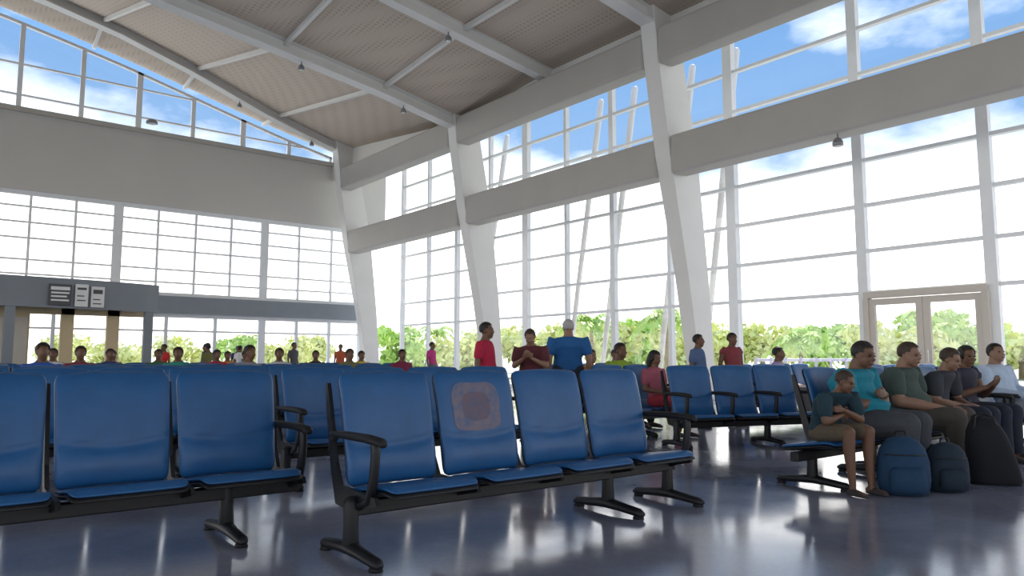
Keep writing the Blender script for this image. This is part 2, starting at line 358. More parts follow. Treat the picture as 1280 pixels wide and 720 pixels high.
def make_bench(n,loc,rz,label,group='blue beam seats in the waiting hall',arms=None,legs=None,noback=()):
    r=empty('beam_seating',loc,rz); tag(r,label,'seating',group)
    L=n*P; boxo('beam',(-.05,-.235,.215),(L+.05,-.165,.285),M['black'],r,.008)
    for i in range(n):
        x=(i+.5)*P
        if i not in noback: b=put('backrest',ME_back,r,(x,0,0)); put('back_shell',ME_shell,b)
        s=put('seat',ME_seat,r,(x,0,0)); put('seat_pan',ME_pan,s)
    for i in range(n+1):
        if i not in noback: put('bracket',ME_br,r,(i*P,0,0))
    for i in (arms if arms is not None else (0,n)):
        a=put('armrest',ME_arm,r,(i*P,0,0)); put('arm_support',ME_armsup,a); put('arm_brace',ME_armbr,a)
    for i in (legs if legs is not None else (0,n-1)):
        l=put('leg',ME_post,r,(i*P+(-.03 if i==0 else 0),0,0)); put('foot',ME_foot,l)
        for y in (-.46,.07): put('foot_pad',ME_pad,l,(0,y,0))
    return r
B1=make_bench(4,(1.78,3.64,0),0,'front row of four blue seats, one back bearing a worn pinkish sticker',arms=(0,4),legs=(0,3,4))
b2=[c for c in B1.children if c.name.startswith('backrest')][1]
bm=bmesh.new(); NR=48; KR=10; rr=[]
def sq(a,k): 
    c,s_=math.cos(a),math.sin(a); e=1/(abs(c)**5+abs(s_)**5)**.2; m_=e*(k)+(1-k); return c*m_,s_*m_
cv=bm.verts.new(bshape(-.05,.62,1)+V((0,-.002,0)))
for k in range(1,KR+1):
    row=[]
    for i in range(NR):
        a=2*math.pi*i/NR; u,w=sq(a,(k/KR)**1.2); f=k/KR*(1+.015*math.sin(7*a)*(k/KR))
        row.append(bm.verts.new(bshape(-.05+.62*f*u,.64+.235*f*w,1)+V((0,-.002,0))))
    rr.append(row)
for i in range(NR):
    f=bm.faces.new((cv,rr[0][i],rr[0][(i+1)%NR])); f.material_index=1
    for k in range(KR-1):
        f=bm.faces.new((rr[k][i],rr[k+1][i],rr[k+1][(i+1)%NR],rr[k][(i+1)%NR]))
        if k<5: f.material_index=1
st=obj('sticker',bm,M['sticker'],b2,True); st.data.materials.append(M['sticker2']); st['label']='faded pinkish rounded square sticker with a faint round emblem'
make_bench(4,(-.64,4.5,0),0,'row of blue seats in the left foreground, cut by the left edge',legs=(0,3.4))
make_bench(4,(2.36,5.9,0),0,'shaded row of blue seats directly behind the front row')
make_bench(3,(6.9,5.6,0),math.radians(-20),'angled row of blue seats with armrests left of the seated family',arms=(0,1,2,3))
make_bench(2,(5.34,3.3,0),0,'pair of blue seats carrying the child and the man in teal',arms=(),noback=(0,),legs=(.35,2))
make_bench(4,(6.88,3.3,0),0,'row of blue seats carrying the man in grey green and the woman',arms=(2,4))
make_bench(2,(9.5,3.3,0),0,'pair of blue seats under the traveller at the right edge')
make_bench(4,(6.9,8.0,0),0,'row of blue seats carrying the people in green and orange shirts')
make_bench(2,(6.85,6.75,0),0,'short two-seat row behind the angled blue row')
rows=[(0.0,7.2,'first row behind the left foreground seats'),(0.2,9.2,'second row behind the left foreground seats'),(2.9,9.2,'row beyond the shaded middle seats'),
(.4,11.6,'third row behind the left foreground seats'),(3.1,11.6,'row near the middle of the hall, below the red shirted child'),(.6,14,'fourth row behind the left foreground seats'),(3.3,14,'middle row in front of the lower hall crowd'),
(6.0,14,'row in front of the middle leaning column'),(1.0,17,'fifth row, before the blue grey kiosk'),(3.7,17,'far row to the right of the blue grey kiosk'),(6.6,17,'far row at the foot of the middle column'),
(2.2,20,'farthest row beside the kiosk post'),(4.9,20,'farthest row before the back glazing'),(9.6,11.2,'row by the glazing right of the nearest column')]
for x,y,l in rows: make_bench(4,(x,y,0),0,'blue seats, '+l)
make_bench(4,(10.6,7.2,0),0,'blue seats in the row before the glass double door')
make_bench(4,(10.4,4.9,0),0,'blue seats behind the right-hand travellers')
# ---------------------------------------------------------------- people
SK={'brown':mat('skin_brown',(.155,.078,.045),.55,0,12,.1),'tan':mat('skin_tan',(.26,.145,.095),.55,0,12,.1)}
CM={}
def cloth(n,c):
    if n not in CM: CM[n]=mat('cloth_'+n,c,.85,0,14,.2,.3)
    return CM[n]
HR={'black':mat('hair_black',(.012,.010,.008),.6,0,60,.4,.5),'brown':mat('hair_brown',(.04,.025,.015),.6,0,60,.4,.5),'grey':mat('hair_grey',(.38,.37,.36),.6,0,60,.25,.5)}
def fuse(name,bm,vox,m,parent=None,smooth_it=3):
    bmesh.ops.recalc_face_normals(bm,faces=bm.faces)
    me=bpy.data.meshes.new('t'); bm.to_mesh(me); bm.free(); t=bpy.data.objects.new('t',me); COL.objects.link(t)
    r=t.modifiers.new('r','REMESH'); r.mode='VOXEL'; r.voxel_size=vox; r.use_smooth_shade=True
    s=t.modifiers.new('s','SMOOTH'); s.factor=.5; s.iterations=smooth_it
    dg=bpy.context.evaluated_depsgraph_get(); dg.update()
    nm=bpy.data.meshes.new_from_object(t.evaluated_get(dg)); bpy.data.objects.remove(t); bpy.data.meshes.remove(me)
    nm.name=name; nm.materials.clear(); return link(name,nm,m,parent,True)
def pose(kind,s,seat=.38,lean=.06,arms='lap',k=.12,hunch=0,belly=0,hy=0,hp=0,feet=0,bulk=1.0):
    J={}; zh=(seat+.10*s) if kind=='sit' else .92*s
    J['P']=V((0,0,zh)); J['W']=V((0,lean*.5,zh+.17*s)); J['C']=V((0,lean*.9-hunch*.3,zh+.34*s)); J['N']=V((0,lean*1.0-hunch,zh+.49*s-abs(hunch)*.25)); J['H']=J['N']+V((0,-.03*s-hunch*.35,(.135-abs(hunch)*.15)*s))
    for q in (-1,1):
        J['h',q]=V((q*.09*s*bulk,0,zh-.01)); J['s',q]=V((q*.175*s*bulk,J['N'].y+.005,J['N'].z-.055*s))
        if kind=='sit':
            J['k',q]=V((q*k*s,-.45*s,zh+.015)); J['a',q]=V((q*(k-.01)*s,-.46*s+feet,.085*s))
        else:
            J['k',q]=V((q*.095*s,-.015,.49*s)); J['a',q]=V((q*.1*s,.03+q*.03,.085*s))
        e=J['s',q]+V((q*.06*s,.03*s,-.27*s)); w=None
        if arms=='lap': w=V((q*.10*s,-.24*s,zh+.11*s)); e=J['s',q]+V((q*.06*s,-.02*s,-.27*s)); d=V((-q*.4,-.9,-.1)); n=V((0,0,-1))
        elif arms=='fold': w=V((-q*.01*s,J['C'].y-.17*s-.012*q-belly,zh+(.22+.03*q)*s)); e=J['s',q]+V((q*.05*s,-.05*s,-.26*s)); d=V((-q*1,-.05,.1)); n=V((0,1,-.1))
        elif arms=='phone': w=V((q*.06*s,-.27*s,zh+.27*s)); e=J['s',q]+V((q*.04*s,-.06*s,-.25*s)); d=V((-q*.35,-.6,.6)); n=V((0,.6,.6))
        elif arms=='down': w=e+V((q*.01*s,-.05*s,-.24*s)); d=V((0,-.1,-1)); n=V((-q,0,0))
        elif arms=='rest': w=V((q*.13*s,-.36*s,zh+.10*s)); e=J['s',q]+V((q*.07*s,-.06*s,-.25*s)); d=V((-q*.25,-1,-.15)); n=V((0,0,-1))
        J['e',q]=e; J['w',q]=w; J['d',q]=d.normalized(); J['n',q]=n.normalized()
    J['hy']=hy; J['hp']=hp; J['belly']=belly; J['bulk']=bulk
    return J
def person(J,s,loc,rz,label,skin='brown',shirt=('teal',(.03,.3,.36)),pants=('grey',(.12,.12,.13)),shoe=('dark',(.03,.03,.03)),hair='black',hairlen=0,sleeve=.6,shorts=False,vox=.008,group=None,name='person'):
    bl=J['belly']; bk=J['bulk']; ab=1+(bk-1)*.8
    def torso(bm,inf=0,top=True):
        Pp,W,C,N=J['P'],J['W'],J['C'],J['N']
        st=[(Pp+V((0,.01,-.10*s)),.10*bk,.085),(Pp+V((0,.01,-.06*s)),.155*bk,.11),(Pp+V((0,0,.02)),.165*bk,.115),((Pp+W)/2+V((0,-bl*.6,0)),.155*bk,.108+bl*.7),(W+V((0,-bl*.8,0)),.146*bk,.10+bl),((W+C)/2+V((0,-bl*.3,0)),.155*bk,.108+bl*.5),(C,.166*bk,.112*ab),(C.lerp(N,.5),.168*bk,.10*ab),(C.lerp(N,.78),.145*bk,.082*ab),(N,.075,.065)]
        if top: st+=[(N.lerp(J['H'],.35),.052*ab,.055*ab),(N.lerp(J['H'],.8),.05*ab,.055*ab)]
        loft(bm,[ring(c,V((a*s+inf,0,0)),V((0,b*s+inf,0)),20) for c,a,b in st])
    R=Matrix.Rotation(J['hy'],3,'Z')@Matrix.Rotation(J['hp'],3,'X'); H=J['H']; hs=s*(1.0 if s>.8 else 1.0+.35*(.8-s))
    def hl(c): return H+R@(V(c)*hs)
    def he(bm,c,r,inf=0): ell(bm,hl(c),[q*hs+inf for q in r],R)
    bm=bmesh.new(); torso(bm)
    he(bm,(0,.012,.022),(.076,.094,.09)); he(bm,(0,-.022,-.04),(.058*ab,.068,.075)); he(bm,(0,-.062,-.095),(.028,.022,.02)); he(bm,(0,-.098,-.022),(.012,.02,.014)); he(bm,(0,-.09,0.0),(.008,.014,.028)); he(bm,(0,-.074,.024),(.052,.018,.011))
    he(bm,(0,-.086,-.06),(.024,.012,.011))
    for q in (-1,1): he(bm,(q*.077,.012,-.008),(.01,.018,.031)); he(bm,(q*.038,-.068,-.03),(.02,.018,.02))
    for q in (-1,1):
        limb(bm,[J['s',q].lerp(J['C'],.25),J['s',q],J['s',q].lerp(J['e',q],.5),J['e',q]],[.05*s*ab,.056*s*ab,.047*s*ab,.039*s*ab])
        limb(bm,[J['e',q],J['e',q].lerp(J['w',q],.35),J['w',q]],[.039*s*ab,.038*s*ab,.025*s])
        if J['P'].z>.75*s: limb(bm,[J['h',q],J['h',q].lerp(J['k',q],.5),J['k',q]],[.088*s,.072*s,.054*s])
        else: limb(bm,[J['h',q],J['h',q].lerp(J['k',q],.5),J['k',q]],[.09*s*ab,.078*s*ab,.056*s*ab])
        k_,a_=J['k',q],J['a',q]; limb(bm,[k_,k_.lerp(a_,.3)+V((0,.015*s,0)),a_],[.054*s*ab,.054*s*ab,.034*s])
        limb(bm,[a_+V((0,.035*s,-.04*s)),a_+V((q*.01*s,-.08*s,-.045*s)),a_+V((q*.015*s,-.16*s,-.052*s))],[.036*s,.034*s,.026*s]); limb(bm,[a_,a_+V((0,0,-.03*s))],[.034*s,.036*s])
        w,d,n=J['w',q],J['d',q],J['n',q]; sd=d.cross(n).normalized(); n=sd.cross(d).normalized()
        Mx=Matrix((sd,d,n)).transposed(); ell(bm,w+d*.05*s,(.041*s,.055*s,.017*s),Mx)
        for i,Lf in enumerate((.064,.074,.068,.052)):
            b0=w+d*.088*s+sd*(i-1.5)*.0215*s; m1=b0+(d+n*.25).normalized()*Lf*.55*s; m2=m1+(d*.6+n*.9).normalized()*Lf*.5*s
            limb(bm,[b0,m1,m2],[.0098*s,.0092*s,.0078*s],8)
        tb=w+d*.03*s-sd*.032*s; t1=tb+(d*.7-sd*.6+n*.2).normalized()*.036*s; limb(bm,[tb,t1,t1+(d*.9-sd*.1+n*.3).normalized()*.03*s],[.0125*s,.011*s,.009*s],8)
    root=fuse(name,bm,vox,SK[skin]); root.location=loc; root.rotation_euler=(0,0,rz); tag(root,label,'person',group)
    I=.013
    bm=bmesh.new(); torso(bm,I,False) 
    for q in (-1,1):
        s_,e_,w_=J['s',q],J['e',q],J['w',q]
        if sleeve<=1: limb(bm,[s_.lerp(J['C'],.25),s_,s_.lerp(e_,sleeve*.6),s_.lerp(e_,sleeve)],[.05*s*ab,.057*s*ab,.054*s*ab,.052*s*ab],inf=I,cap=True)
        else:
            limb(bm,[s_.lerp(J['C'],.25),s_,s_.lerp(e_,.5),e_],[.05*s*ab,.057*s*ab,.05*s*ab,.042*s*ab],inf=I); limb(bm,[e_,e_.lerp(w_,.92)],[.042*s*ab,.03*s],inf=I)
    fuse('shirt',bm,vox*1.3,cloth(*shirt),root)
    bm=bmesh.new()
    Pp=J['P']; loft(bm,[ring(c,V((a*s*bk+I*1.3,0,0)),V((0,b*s+I*1.3,0)),18) for c,a,b in ((Pp+V((0,.01,-.10*s)),.10,.085),(Pp+V((0,.01,-.06*s)),.155,.112),(Pp+V((0,0,.0)),.163,.114),(Pp+V((0,0,.03*s)),.155,.106))])
    for q in (-1,1):
        h_,k_,a_=J['h',q],J['k',q],J['a',q]
        if shorts: limb(bm,[h_,h_.lerp(k_,.5),h_.lerp(k_,.86)],[.09*s,.082*s,.07*s],inf=I*1.2)
        else:
            limb(bm,[h_,h_.lerp(k_,.5),k_],[.09*s*ab,.079*s*ab,.06*s*ab],inf=I); limb(bm,[k_,k_.lerp(a_,.3)+V((0,.015*s,0)),k_.lerp(a_,.93)],[.06*s*ab,.058*s*ab,.046*s],inf=I)
    fuse('trousers' if not shorts else 'shorts',bm,vox*1.3,cloth(*pants),root)
    for q in (-1,1):
        a_=J['a',q]; bm=bmesh.new(); fl=a_.z-.085*s
        loft(bm,[[V((a_.x+q*.008*s+cx*w_*s,a_.y+y*s,fl+z*s)) for cx,z in ((-1,.004),(1,.004),(1.05,.03),(.8,hh),(-.8,hh),(-1.05,.03))] for y,w_,hh in ((.07,.022,.05),(.05,.036,.085),(-.02,.04,.09),(-.08,.046,.072),(-.15,.048,.052),(-.185,.04,.04),(-.20,.02,.03))])
        o=obj('shoe',bm,cloth(*shoe),root,True); sb=o.modifiers.new('s','SUBSURF'); sb.levels=1; sb.render_levels=1
    bm=bmesh.new(); ell(bm,(0,.016,.03),(.086,.103,.096),sub=4)
    hz=-.03 if hairlen==0 else -.09
    dl=[v for v in bm.verts if (v.co.y<-.045 and v.co.z<.07) or (abs(v.co.x)>.05 and v.co.y<.0 and v.co.z<.02 and hairlen==0) or v.co.z<hz]
    bmesh.ops.delete(bm,geom=dl,context='VERTS')
    for v in bm.verts: v.co*=1+.035*noise.noise(v.co*60)
    if hairlen>0:
        limb(bm,[(0,.06,.02),(0,.085,-.08),(0,.075,-.08-hairlen)],[.07,.065,.03],14)
        for q in (-1,1): limb(bm,[(q*.062,.03,.02),(q*.078,.035,-.07),(q*.075,.03,-.07-hairlen*.8)],[.03,.032,.015],10)
    T=R.to_4x4(); T.translation=H; bmesh.ops.transform(bm,matrix=T@Matrix.Diagonal((hs,hs,hs,1)),verts=bm.verts)
    obj('hair',bm,HR[hair],root,True)
    if vox<.012:
        for q in (-1,1):
            bm=bmesh.new(); he(bm,(q*.031,-.083,.004),(.013,.009,.0075)); obj('eye',bm,M['eye'],root,True)
        bm=bmesh.new(); he(bm,(0,-.095,-.062),(.022,.006,.006)); obj('mouth',bm,M['lip'],root,True)
    return root
SY=3.3-.26
G1='travellers seated at the right'
person(pose('sit',.68,.375,lean=-.02,arms='fold',k=.15,feet=.0,hy=.35,hp=.32,hunch=.12,bulk=1.25),.68,(5.56,SY-.06,0),-.25,'small child in dark shirt and khaki shorts sitting with folded arms','brown',('navyteal',(.011,.038,.055)),('khaki',(.11,.085,.055)),('brownshoe',(.05,.04,.04)),'brown',shorts=True,vox=.0075,group=G1)
person(pose('sit',.96,.375,lean=.09,arms='fold',k=.15,belly=.11,hp=.18,hy=-.25,hunch=.10,bulk=1.55),.96,(6.2,SY,0),.1,'seated man in bright teal t-shirt with folded arms','brown',('teal',(.007,.21,.29)),('greypants',(.055,.06,.07)),('dark',(.04,.04,.05)),'black',vox=.008,group=G1)
person(pose('sit',.97,.375,lean=.11,arms='rest',k=.15,belly=.09,hp=.12,hy=-.2,hunch=.10,bulk=1.5),.97,(7.13,SY,0),.1,'seated man in grey green t-shirt beside the man in teal','tan',('greygreen',(.05,.078,.066)),('khakilong',(.07,.06,.05)),('dark',(.04,.04,.05)),'brown',vox=.009,group=G1)
person(pose('sit',.92,.375,lean=.06,arms='lap',k=.12,hunch=.12,hp=.3,bulk=1.25),.92,(7.86,SY,0),0,'seated person in dark grey top with head lowered','tan',('darkgrey',(.035,.04,.05)),('navy',(.018,.022,.04)),('dark',(.04,.04,.05)),'brown',vox=.009,group=G1)
person(pose('sit',.93,.375,lean=.06,arms='phone',k=.10,hp=.1,hy=-.4,hunch=.05,bulk=1.12),.93,(8.55,SY,0),-.2,'seated woman with long dark hair in dark sleeveless top','brown',('plum',(.035,.032,.055)),('navy',(.018,.022,.04)),('dark',(.04,.04,.05)),'black',hairlen=.16,sleeve=.15,vox=.009,group=G1)
person(pose('sit',.96,.375,lean=.17,arms='rest',k=.12,hp=-.12,hy=-.3,bulk=1.3),.96,(9.80,SY-.03,0),-.2,'seated person in pale blue long-sleeved shirt at right edge','tan',('paleblue',(.46,.56,.70)),('palegrey',(.32,.35,.42)),('light',(.4,.4,.4)),'black',sleeve=2,vox=.010,group=G1)
G2='people in the middle of the hall'
def stand(px,d,h,label,rz,**k):
    p=atD(px,d); pk=k.pop('pose_k',{}); s=h/1.72
    return person(pose('stand',s,arms=pk.pop('arms','down'),**pk),s,(p.x,p.y,0),rz,label,group=G2,vox=k.pop('vox',.012),**k)
stand(612,9.0,1.50,'standing child in bright red shirt',.6,skin='brown',shirt=('red',(.42,.012,.05)),pants=('greypants',(.1,.1,.12)),hair='black')
stand(664,9.5,1.46,'person in maroon and black top with lowered head',-.9,skin='tan',shirt=('maroon',(.10,.022,.03)),pants=('navy',(.03,.04,.07)),hair='brown',pose_k=dict(arms='phone',hp=.4,hunch=.08,bulk=1.15))
stand(710,10.2,1.60,'grey haired man in royal blue shirt seen from behind',math.pi-.6,skin='tan',shirt=('royal',(.012,.10,.30)),pants=('navy',(.03,.04,.07)),hair='grey',pose_k=dict(belly=.04,bulk=1.35))
stand(877,11,1.42,'standing child in blue patterned shirt by the nearest column',.3,skin='brown',shirt=('blueshirt',(.08,.13,.26)),pants=('greypants',(.1,.1,.12)),hair='black')
stand(918,11.2,1.45,'standing person in dark red sleeveless top right of the column',-.3,skin='brown',shirt=('darkred',(.22,.04,.05)),pants=('navy',(.03,.04,.07)),hair='black',sleeve=.15)
person(pose('sit',.92,.375,arms='lap'),.92,(7.8,7.74,0),0,'seated person in orange brown shirt right of the blue shirted man','tan',('orange',(.45,.20,.08)),('navy',(.03,.04,.07)),('dark',(.04,.04,.05)),'brown',vox=.012,group=G2)
person(pose('sit',1.04,.375,arms='lap',lean=.02,bulk=1.1),1.04,(8.4,7.74,0),0,'seated person in lime green shirt','brown',('lime',(.28,.42,.04)),('navy',(.03,.04,.07)),('dark',(.04,.04,.05)),'black',vox=.012,group=G2)
person(pose('sit',.88,.375,arms='lap',hp=.2),.88,(7.76,6.49,0),0,'seated woman in pink and red clothes beyond the front row','brown',('rose',(.34,.09,.13)),('redp',(.35,.03,.05)),('dark',(.04,.04,.05)),'black',hairlen=.12,vox=.012,group=G2)
G3='distant crowd in front of the back glazing'
pst=person(pose('stand',1,arms='down'),1,(0,0,0),0,'x','brown',vox=.02,group=G3)
psi=person(pose('sit',1.0,.375,arms='lap',lean=.04),1.0,(0,0,0),0,'x','brown',vox=.02,group=G3)
far=[('si',.9,16.74,'red',(.5,.03,.04),'in the fifth row before the kiosk, leftmost there'),
('si',.9+1.2,16.74,'white',(.6,.6,.6),'before the middle of the kiosk'),
('si',3.1,16.74,'navy blue',(.03,.05,.15),'before the right kiosk post'),
('si',4.0,16.74,'dark green',(.04,.12,.05),'right of the kiosk in the far row'),
('si',5.2,16.74,'crimson',(.4,.02,.06),'in the far row under the back glazing'),
('si',5.83,16.74,'light blue',(.25,.42,.6),'at the end of the far row'),
('si',7.5,16.74,'black',(.02,.02,.02),'in the row at the foot of the middle column'),
('si',8.72,16.74,'yellow',(.6,.45,.05),'near the foot of the middle column'),
('si',.9,13.74,'grey blue',(.15,.2,.28),'in the fourth row on the left'),
('si',2.11,13.74,'maroon shade',(.2,.04,.05),'in the middle of the fourth row'),
('si',3.6,13.74,'teal green',(.03,.25,.2),'in the middle hall row'),
('si',5.42,13.74,'white striped',(.5,.5,.55),'at the right of the middle hall row'),
('si',2.5,19.74,'brown',(.15,.08,.04),'in the farthest row beside the kiosk post'),
('si',3.71,19.74,'pink',(.55,.2,.28),'in the farthest row under the dark band'),
('si',5.2,19.74,'purple',(.15,.05,.25),'in the farthest row before the back glazing'),
('si',6.4,19.74,'orange',(.6,.22,.04),'near the right end of the farthest row'),
('si',1.31,11.34,'cobalt',(.03,.1,.4),'in the third row on the left'),
('si',4.02,11.34,'grey',(.25,.25,.27),'in the row below the child in red'),
('si',6.9,13.74,'khaki green',(.15,.15,.07),'in the row before the middle column'),
('si',8.12,13.74,'wine red',(.2,.02,.06),'at the end of the row before the middle column'),
('si',10.5,10.94,'coral',(.55,.2,.14),'by the glazing right of the nearest column'),
('si',11.72,10.94,'slate',(.12,.14,.18),'at the far end of the row by the glazing'),
('si',11.51,6.94,'lilac',(.4,.33,.55),'in the row before the glass double door'),
('st',5.8,23.8,'scarlet',(.6,.03,.03),'just right of the kiosk'),
('st',7.2,24.5,'dark blue',(.02,.04,.12),'before the dark band left of centre'),
('st',8.6,25.2,'bright white',(.7,.7,.7),'before the back glazing'),
('st',10.0,24.0,'charcoal',(.08,.08,.09),'left of the farthest column'),
('st',11.9,24.5,'rust red',(.4,.08,.03),'at the foot of the farthest column'),
('st',6.6,22.2,'olive',(.16,.16,.05),'between the kiosk and the crimson shirt'),
('st',8.0,27.0,'sky blue',(.2,.4,.65),'close to the back glazing'),
('st',9.3,27.6,'dark violet',(.08,.04,.16),'close to the back glazing near its centre'),
('st',12.3,19.0,'magenta',(.5,.04,.2),'between the middle and far columns')]
used={'si':psi,'st':pst}; first={'si':True,'st':True}
for i,(kd,x,y,cn,c,l) in enumerate(far):
    o=used[kd] if first[kd] else copy_tree(used[kd]); first[kd]=False
    o.location=(x,y,0); o.rotation_euler=(0,0,random.uniform(-.4,.4) if kd=='si' else random.uniform(-3,3))
    sc=random.uniform(.86,1.0) if kd=='st' else 1; o.scale=(sc,sc,sc)
    tag(o,'distant %s person in %s shirt %s'%('standing' if kd=='st' else 'seated',cn,l),'person',G3)
    for ch in o.children:
        if ch.name.startswith('shirt'): ch.material_slots[0].link='OBJECT'; ch.material_slots[0].material=cloth(cn.replace(' ','_')+'_far',c)
# ---------------------------------------------------------------- bags
def backpack(loc,rz,s,m,label):
    r=empty('backpack',loc,rz); tag(r,label,'bag')
    bm=bmesh.new(); loft(bm,[ring(V((0,0,z))*s,V((a*s,0,0)),V((0,b*s,0)),20) for z,a,b in ((.005,.13,.08),(.02,.17,.11),(.12,.185,.125),(.25,.18,.12),(.34,.155,.105),(.40,.11,.08),(.425,.05,.04))])
    obj('bag_body',bm,m,r,True)
    bm=bmesh.new(); loft(bm,[ring(V((0,-.11,z))*s,V((a*s,0,0)),V((0,b*s,0)),16) for z,a,b in ((.03,.09,.03),(.05,.125,.055),(.12,.13,.06),(.19,.12,.05),(.215,.09,.02))]); obj('front_pocket',bm,m,r,True)
    bm=bmesh.new(); limb(bm,[V((-.04,.02,.41))*s,V((-.03,.02,.46))*s,V((.03,.02,.46))*s,V((.04,.02,.41))*s],[.009*s]*4,8); obj('top_handle',bm,M['black'],r,True)
    for q in (-1,1):
        bm=bmesh.new(); limb(bm,[V((q*.07,.08,.39))*s,V((q*.10,.16,.30))*s,V((q*.12,.17,.15))*s,V((q*.13,.11,.04))*s],[.018*s]*4,8); obj('strap',bm,M['black'],r,True)
    bm=bmesh.new(); limb(bm,[V((x,-math.sqrt(max(0,1-(x/.17)**2))*.115-.005,.30))*s for x in (-.14,-.1,-.05,0,.05,.1,.14)],[.005*s]*7,6); obj('zip',bm,M['black'],r,True)
    return r
p=atD(1122,5.55); backpack((p.x,p.y,0),-.9,1.0,M['bagblue'],'blue backpack on the floor beside the child')
p=atD(1176,5.68); backpack((p.x,p.y,0),-.7,.86,M['bagteal'],'dark navy bag standing right of the blue backpack')
p=atD(1230,6.05); r=empty('holdall',(p.x,p.y,0),-.9); tag(r,'black soft holdall standing upright on the floor before the seated people','bag')
bm=bmesh.new(); rings=[]
for z,a,b,o_ in ((.0,.18,.11,.02),(.03,.195,.125,.02),(.15,.18,.12,.01),(.3,.16,.11,-.01),(.40,.14,.095,-.02),(.46,.115,.07,-.025),(.50,.09,.035,-.03),(.515,.07,.012,-.03)):
    rings.append([V((o_+a*math.copysign(abs(math.cos(t))**.6,math.cos(t)),b*math.copysign(abs(math.sin(t))**.7,math.sin(t)),z))*1.0+V((0,0,.012*math.sin(3*t)*(z>.3))) for t in [2*math.pi*i/28 for i in range(28)]])
loft(bm,rings); obj('bag_body',bm,M['bagblack'],r,True)
for q in (-1,1):
    bm=bmesh.new(); limb(bm,[(-.12,q*.05,.43),(-.10,q*.04,.53),(-.04,q*.03,.56),(.03,q*.04,.53),(.05,q*.05,.43)],[.010]*5,8); obj('carry_handle',bm,M['black'],r,True)
bm=bmesh.new(); limb(bm,[(-.10,0,.517),(.03,0,.517)],[.006,.006],6); obj('zip',bm,M['rubber'],r,True)
# ---------------------------------------------------------------- kiosk with curved fascia and signs
kx0,kx1,ky=-4.5,5.2,22.0
def karc(x): t=(x-kx0)/(kx1-kx0)*2-1; return ky-.8*math.sqrt(max(0,1-t*t*.95))+.2
k=empty('kiosk',((kx0+kx1)/2,ky+.6,0)); off=-V(k.location); tag(k,'blue grey curved kiosk canopy with beige wall at the left back','kiosk')
bm=bmesh.new(); xs_=[kx0+(kx1-kx0)*i/30 for i in range(31)]
loft(bm,[[V((x,karc(x),2.3)),V((x,karc(x)+.2,2.3)),V((x,karc(x)+.2,3.05)),V((x,karc(x),3.05))] for x in xs_]); o=obj('fascia',bm,M['fascia'],k); o.location=off
bm=bmesh.new(); loft(bm,[[V((x,karc(x)+.2,2.95)),V((x,23.0,2.95)),V((x,23.0,3.02)),V((x,karc(x)+.2,3.02))] for x in xs_]); o=obj('canopy_top',bm,M['fascia'],k); o.location=off
for x in (1.75,4.95):
    o=boxo('post',(x-.11,karc(x)+.0,0),(x+.11,karc(x)+.2,2.3),M['fascia'],k,.02); o.location=off
bm=bmesh.new(); box(bm,(kx0,22.8,0),(2.3,23.0,2.95)); box(bm,(3.0,22.8,0),(3.3,23.0,2.95)); box(bm,(4.1,22.8,0),(4.4,23.0,2.95)); box(bm,(2.3,22.8,2.2),(5.2,23.0,2.95)); o=obj('rear_wall',bm,M['beige'],k); o.location=off
o=boxo('rear_door',(1.6,22.7,0),(2.25,22.78,2.1),M['doorframe'],k,.01); o.location=off
def sign(px0,px1,py0,py1,m,label,bars):
    xc=(atY((px0+px1)/2,370,21.4).x); y=karc(xc)-.06
    a=atY(px0,py1,y); b=atY(px1,py0,y)
    r=boxo('sign',(-(b.x-a.x)/2,-.02,-(b.z-a.z)/2),((b.x-a.x)/2,.02,(b.z-a.z)/2),m,None,.005); r.location=((a.x+b.x)/2,y,(a.z+b.z)/2); tag(r,label,'sign')
    w=(b.x-a.x); h=(b.z-a.z)
    for i,(u0,u1,v0,v1) in enumerate(bars):
        boxo('printed_line',(-w/2+w*u0,-.028,-h/2+h*v0),(-w/2+w*u1,-.02,-h/2+h*v1),M['signw'] if m is M['sign'] else M['sign'],r)
sign(60,90,356,381,M['sign'],'dark sign with rows of small pale print on kiosk fascia',[(.08,.92,.72,.88),(.1,.9,.55,.63),(.1,.8,.38,.46),(.1,.9,.2,.28)])
sign(93,111,356,383,M['signw'],'white sign between the dark sign and the small white one',[(.15,.85,.75,.85),(.15,.7,.45,.5),(.15,.8,.25,.3)])
sign(113,131,359,384,M['signw'],'rightmost white sign on kiosk fascia',[(.15,.85,.65,.85),(.15,.7,.35,.4),(.15,.8,.15,.2)])
# ---------------------------------------------------------------- spotlights
def spot(p,label,drop=.25,r_=.09):
    r=empty('spotlight',p); tag(r,label,'lamp','hanging spotlights')
    bm=bmesh.new(); limb(bm,[(0,0,drop),(0,0,.06)],[.018,.018],8); obj('stem',bm,M['lamp'],r,True)
    bm=bmesh.new(); loft(bm,[ring(V((0,0,z)),V((a,0,0)),V((0,a,0)),18) for z,a in ((.09,.03),(.07,r_*.6),(0,r_),(-.07,r_*1.02),(-.08,r_*.9))]); obj('lamp_shade',bm,M['lamp'],r,True)
    bm=bmesh.new(); ell(bm,(0,0,-.075),(r_*.82,r_*.82,.025)); obj('lens',bm,M['lens'],r,True)
for X,Y,l in ((11.6,19.8,'spotlight under the second rafter near the middle column'),(8.2,19.8,'spotlight halfway up the second rafter'),(12.3,28.4,'spotlight under the last rafter near the corner'),(9.3,28.4,'spotlight halfway along the last rafter'),(10.4,15.5,'spotlight under the nearest visible rafter')):
    spot((X,Y,zr(X,Y)-.17),l,.17)
spot((atY(190,152,29.2).x,29.2,atY(190,152,29.2).z),'wide dish lamp before the upper left windows',.1,.2)
q=atX(1040,120,13.8); spot((13.95,q.y,5.28),'small dark dome lamp beneath the lower beam at right',.17,.1)
